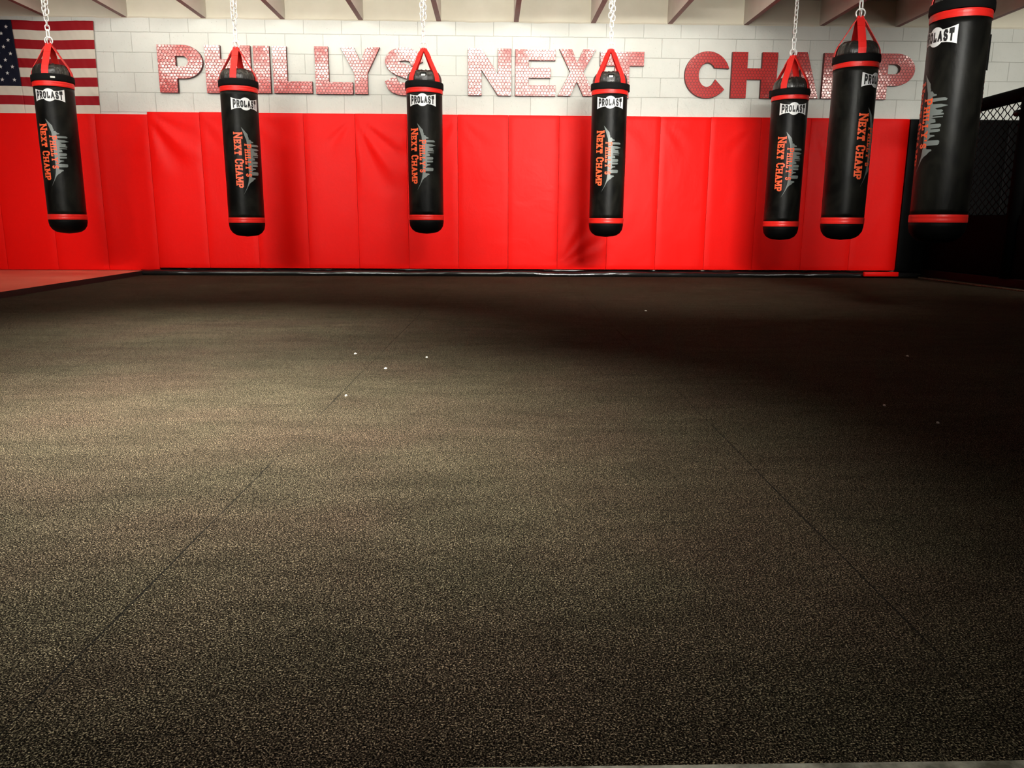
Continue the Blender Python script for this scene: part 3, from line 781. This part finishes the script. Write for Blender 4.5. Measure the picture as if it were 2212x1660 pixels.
        for (t1_, a1, b1), (t2_, a2, b2) in zip(sky, sky[1:]):
            if t2_-t1_ < 1e-6: continue
            b1 = max(b1, a1 + .0005) if t1_ > 0 else a1+.0005
            polys.append([(a1+side*r, zs-.60*t1_), (max(b1, a1+.0006)+side*r, zs-.60*t1_), (max(b2, a2+.0006)+side*r, zs-.60*t2_), (a2+side*r, zs-.60*t2_)])
        bm = bmesh.new(); wrap_polys(bm, polys, fn, r, .0012, .012, .0)
        sk = lz(from_bm('skyline_print', bm, 'grey_print', root, False)); sk['label'] = 'grey printed city skyline turned sideways'
        for txt, ztop_, length, u0_, uh, eps in (([('N', 1.22), ('E', 1), ('X', 1), ('T', 1), (' ', 1), ('C', 1.22), ('H', 1), ('A', 1), ('M', 1), ('P', 1)], zu-.345-dz, .495, -.126, .066, .0016),
                                            ([('P', 1.2), ('H', 1), ('I', 1), ('L', 1), ('L', 1), ('Y', 1), ("'", 1), ('S', 1)], zu-.448-dz, .290, -.034, .052, .0026)):
            quads, LL = text_quads(txt, .21, .20, .17 if len(txt) > 8 else .24, .62)
            cut = text_quads(txt[:4], .21, .20, .17, .62)[1] + .2 if len(txt) > 8 else 99
            for word, test in (('NEXT', lambda qx: qx < cut), ('CHAMP', lambda qx: qx >= cut)) if len(txt) > 8 else (("PHILLY'S", lambda qx: True),):
                pl = [[(u0_ + p.y*uh + side*r, ztop_ - p.x/LL*length) for p in qd] for qd in quads if test(sum(p.x for p in qd)/4)]
                bm = bmesh.new(); wrap_polys(bm, pl, fn, r, eps, .02, .00005)
                tx = lz(from_bm('printed_word', bm, 'orange_print', root, False)); tx['label'] = 'orange printed word ' + word + ' running downward'
    if tagpos is not None:
        aa, zz, rr_ = tagpos
        bm = bmesh.new(); box(bm, -.019, .019, -.002, .002, -.008, .008); bevel_all(bm, .0015, 1)
        bmesh.ops.transform(bm, matrix=Matrix.Translation((rr_*math.sin(aa), -rr_*math.cos(aa), zz)) @ Matrix.Rotation(aa, 4, 'Z'), verts=bm.verts)
        lz(from_bm('brand_tag', bm, 'white_tag', root))
        if rr_ < r*1.03:
            bm = bmesh.new(); box(bm, -.028, .028, -.004, .004, -.05, .022); bevel_all(bm, .003, 1)
            bmesh.ops.transform(bm, matrix=Matrix.Translation(((rr_-.008)*math.sin(aa), -(rr_-.008)*math.cos(aa), zz)) @ Matrix.Rotation(aa, 4, 'Z'), verts=bm.verts)
            lz(from_bm('zip_flap', bm, 'cap', root))
    tag(root, label, 'punching bag', 'hanging punching bags')
    return root
def cam_dir(X, Y): return -math.atan2(X, Y)
R_ = .165
def D(a): return math.radians(a)
#            X      Y    ring   upper   lower  logo offset, straps
BAGS = [(-4.04, 7.70, 2.205, 1.813, .629, -16, -20, 'leftmost hanging punching bag, black and red, in front of the flag', 1),
        (-2.345, 7.70, 2.190, 1.789, .608, 18, -15, 'black punching bag second from left, hiding part of the letter H', 2),
        (-.622, 7.70, 2.200, 1.793, .644, -7, 45, 'black punching bag third from left, in front of the letter S', 3),
        (1.12, 7.70, 2.212, 1.797, .622, 3, 45, 'black punching bag fourth from left, in front of the letter T', 4),
        (2.84, 7.70, 2.176, 1.765, .601, 15, -22, 'black punching bag fifth from left, in front of the letter A of CHAMP', 5),
        (2.885, 6.45, 2.215, 1.819, .629, 63, 12, 'second largest black punching bag, sixth from left, in front of the letter M', 6),
        (2.855, 5.00, 2.225, 1.828, .638, -47, 10, 'largest and nearest black punching bag, cut off by the top edge of the photo', 7)]
for (X, Y, zr, zu, zl, lo, so, lb, sd) in BAGS:
    th = cam_dir(X, Y) + D(lo)
    so_local = D(so) + cam_dir(X, Y) - th     # straps are given relative to the camera direction
    tp = None
    if sd in (3, 4): tp = (cam_dir(X, Y) - th + D(-3 if sd == 3 else 3), zu + .125, R_*.985)
    if sd == 1: tp = (cam_dir(X, Y) - th + D(0), zu + .052, R_*1.09)
    make_bag('punching_bag', X, Y, zr, zu+.08, zu, zl, R_, th, so_local, lb, sd, tp, dbl=sd in (1, 2, 3, 4))

# ------------------------------------------------------------------ cage on the right
cage = empty('cage_fence', (4.95, 8.0, 0))
CX = 4.95; Y0c, Y1c = 7.05, 8.82
def cpart(name, bm, mt, smooth=False):
    o = from_bm(name, bm, mt, cage, smooth); o.location = (-4.95, -8.0, 0); return o
bm = bmesh.new(); box(bm, CX-.03, CX+.12, Y0c-3.2, Y1c+.02, .02, .105); bevel_all(bm, .006, 1); cpart('base_plank', bm, 'black_metal')
bm = bmesh.new(); box(bm, CX-.055, CX-.032, Y0c-3.2, Y1c+.02, .0, .016); bevel_all(bm, .003, 1); cpart('worn_edge_strip', bm, 'curb')
bm = bmesh.new(); box(bm, CX-.012, CX+.06, Y0c, Y1c, .108, .70); bevel_all(bm, .012); cpart('kick_pad', bm, 'black_soft', True)
bm = bmesh.new()
pts = [(CX+.02, y, 1.785+ .012*(8.8-y)) for y in (Y1c, 8.4, 8.0, 7.6, 6.6)]
tube(bm, pts, .064, 20); cpart('top_rail_pad', bm, 'black_soft', True)
bm = bmesh.new(); tube(bm, [(CX+.02, 7.38, 0.1), (CX+.02, 7.38, 1.76)], .085, 20); cpart('post_pad', bm, 'black_soft', True)
bm = bmesh.new(); tube(bm, [(CX+.02, Y1c-.03, 0.1), (CX+.02, Y1c-.03, 1.74)], .05, 20); cpart('post_pad', bm, 'black_soft', True)
bm = bmesh.new(); cw, chh = .055, .0415; z0, z1 = .70, 1.76
ncol = int((Y1c-Y0c-.1)/cw); nrow = int((z1-z0)/chh)
for j in range(ncol):
    y = Y0c+.09 + j*cw; pts = []
    for k in range(nrow+1):
        s = (k+j) % 2
        pts.append((CX+.02 + (.0045 if s else -.0045), y + (cw*.53 if s else -cw*.53), z0 + k*chh))
    tube(bm, pts, .0055, 5)
cpart('wire_mesh', bm, 'black_metal', True)
bm = bmesh.new(); tube(bm, [(CX-.02, 7.53, 1.63), (CX-.02, 7.42, 1.63)], .03, 12); cpart('clamp', bm, 'black_metal', True)
bm = bmesh.new(); tube(bm, [(CX-.02, 7.60 + .014*math.cos(t*.6), 1.53+.014*math.sin(t*.6)) for t in range(10)], .003, 6); cpart('tie_wire', bm, 'black_metal', True)
tag(cage, 'black padded cage fence with wire mesh at the right edge', 'cage fence')

# strap and light cord hanging on the wall beside the largest bag
st = empty('hanging_strap', (5.44, WY-.03, 2.64))
bm = bmesh.new(); box(bm, -.022, .022, -.006, .006, -.37, 0); bevel_all(bm, .002, 1); from_bm('strap', bm, 'webbing', st)
bm = bmesh.new(); tube(bm, [(.018*math.cos(2*PI*k/16), 0, -.395+.024*math.sin(2*PI*k/16)) for k in range(16)], .005, 6, True); from_bm('clip', bm, 'steel', st, True)
bm = bmesh.new(); tube(bm, [(-.004 + .012*math.sin(k*.9), -.004+.006*math.cos(k*1.3), -.42 - .022*k) for k in range(16)], .009, 7); from_bm('cord', bm, 'lint', st, True)
bm = bmesh.new(); tube(bm, [(0, .026, .01), (0, -.012, .01)], .006, 8); from_bm('hook', bm, 'steel', st, True)
tag(st, 'black strap with metal clip and pale cord, on the wall beside the largest bag', 'strap')

# ------------------------------------------------------------------ lint on the floor
LINT = [(-.625, 3.558, .022, 'white lint flake left of the left floor seam, far'), (-.288, 3.459, .018, 'white lint flake right of the left floor seam, farthest of that side'),
        (-.437, 3.187, .018, 'small white lint flake just right of the left floor seam'), (-.506, 2.667, .016, 'faint white lint flake on the left floor seam, nearer'),
        (1.081, 5.386, .03, 'tiny pinkish lint flake far off on the centre right floor'), (1.325, 2.513, .012, 'white lint flake on the dark right part of the floor'),
        (1.374, 2.279, .012, 'white lint flake nearest on the dark right part of the floor'), (1.934, 3.509, .02, 'white lint thread lying on the right floor seam')]
for k, (x, y, s, lb) in enumerate(LINT):
    bm = bmesh.new()
    rr = random.Random(k)
    pts = [bm.verts.new((s*.3*math.cos(a)*(.7+.5*rr.random()), s*.55*math.sin(a)*(.7+.5*rr.random()), .0015 + .003*rr.random())) for a in [2*PI*q/9 for q in range(9)]]
    c_ = bm.verts.new((0, 0, .006))
    for q in range(9): bm.faces.new((c_, pts[q], pts[(q+1) % 9]))
    pb_ = [bm.verts.new((v.co.x, v.co.y, 0)) for v in pts]
    for q in range(9): bm.faces.new((pts[q], pb_[q], pb_[(q+1) % 9], pts[(q+1) % 9]))
    bmesh.ops.recalc_face_normals(bm, faces=bm.faces)
    o = from_bm('lint_flake', bm, 'lint', loc=(x, y, 0)); tag(o, lb, 'lint', 'lint flakes on the rubber floor')

# ------------------------------------------------------------------ ceiling lamps and added fill lamps
place = ['at the flag end of the nearer row', 'in front of the second bag', 'in front of the third bag', 'left of the fourth bag, nearer row', 'right of the fourth bag, nearer row',
         'in the middle of the far row', 'at the right of the far row', 'added as fill, facing the left of the wall', 'over the cage', 'added as fill, pointing down at the left of the floor', 'added as fill, pointing down at the middle of the floor', 'added as fill, nearest the right side, facing the largest bag', 'added as fill, far left, facing the lowered pads', 'added as fill, far right, facing the last red pads', 'added as fill, pointing down just above the near edge of the floor']
for b_, pw in BAY_LAMPS:
    LAMPS.append((-3.8785 + .8302*(b_+.5), 7.1, 2.80, .45, pw, 110, 118)); place.append('up in the bay above ' + {-1: 'the flag', 0: 'the wall right of the flag', 1: 'the first P', 2: 'the letter I', 3: 'the Y', 4: 'the gap before NEXT', 5: 'the letter E', 6: 'the letter T', 7: 'the letter C', 11: 'the cage'}[b_])
for k, (x, y, z, ln, pw, sp, ti) in enumerate(LAMPS):
    t = empty('ceiling_or_fill_lamp', (x, y, z)); t.rotation_euler = (math.radians(ti), 0, 0)
    bm = bmesh.new(); box(bm, -ln/2, ln/2, -.07, .07, .0, .045); bevel_all(bm, .004, 1); from_bm('housing', bm, 'housing', t)
    bm = bmesh.new(); box(bm, -ln/2+.01, ln/2-.01, -.06, .06, -.016, -.001); from_bm('diffuser', bm, 'diffuser', t)
    ld = bpy.data.lights.new('lamp_light', 'AREA'); ld.shape = 'RECTANGLE'; ld.size = ln; ld.size_y = .12; ld.energy = pw; ld.color = LAMP_COL
    ld.spread = math.radians(sp)
    lo = bpy.data.objects.new('lamp_light', ld); C.objects.link(lo); lo.parent = t; lo.location = (0, 0, -.02)
    tag(t, 'white ceiling lamp ' + place[k], 'ceiling lamp', 'ceiling lamps under the joists')
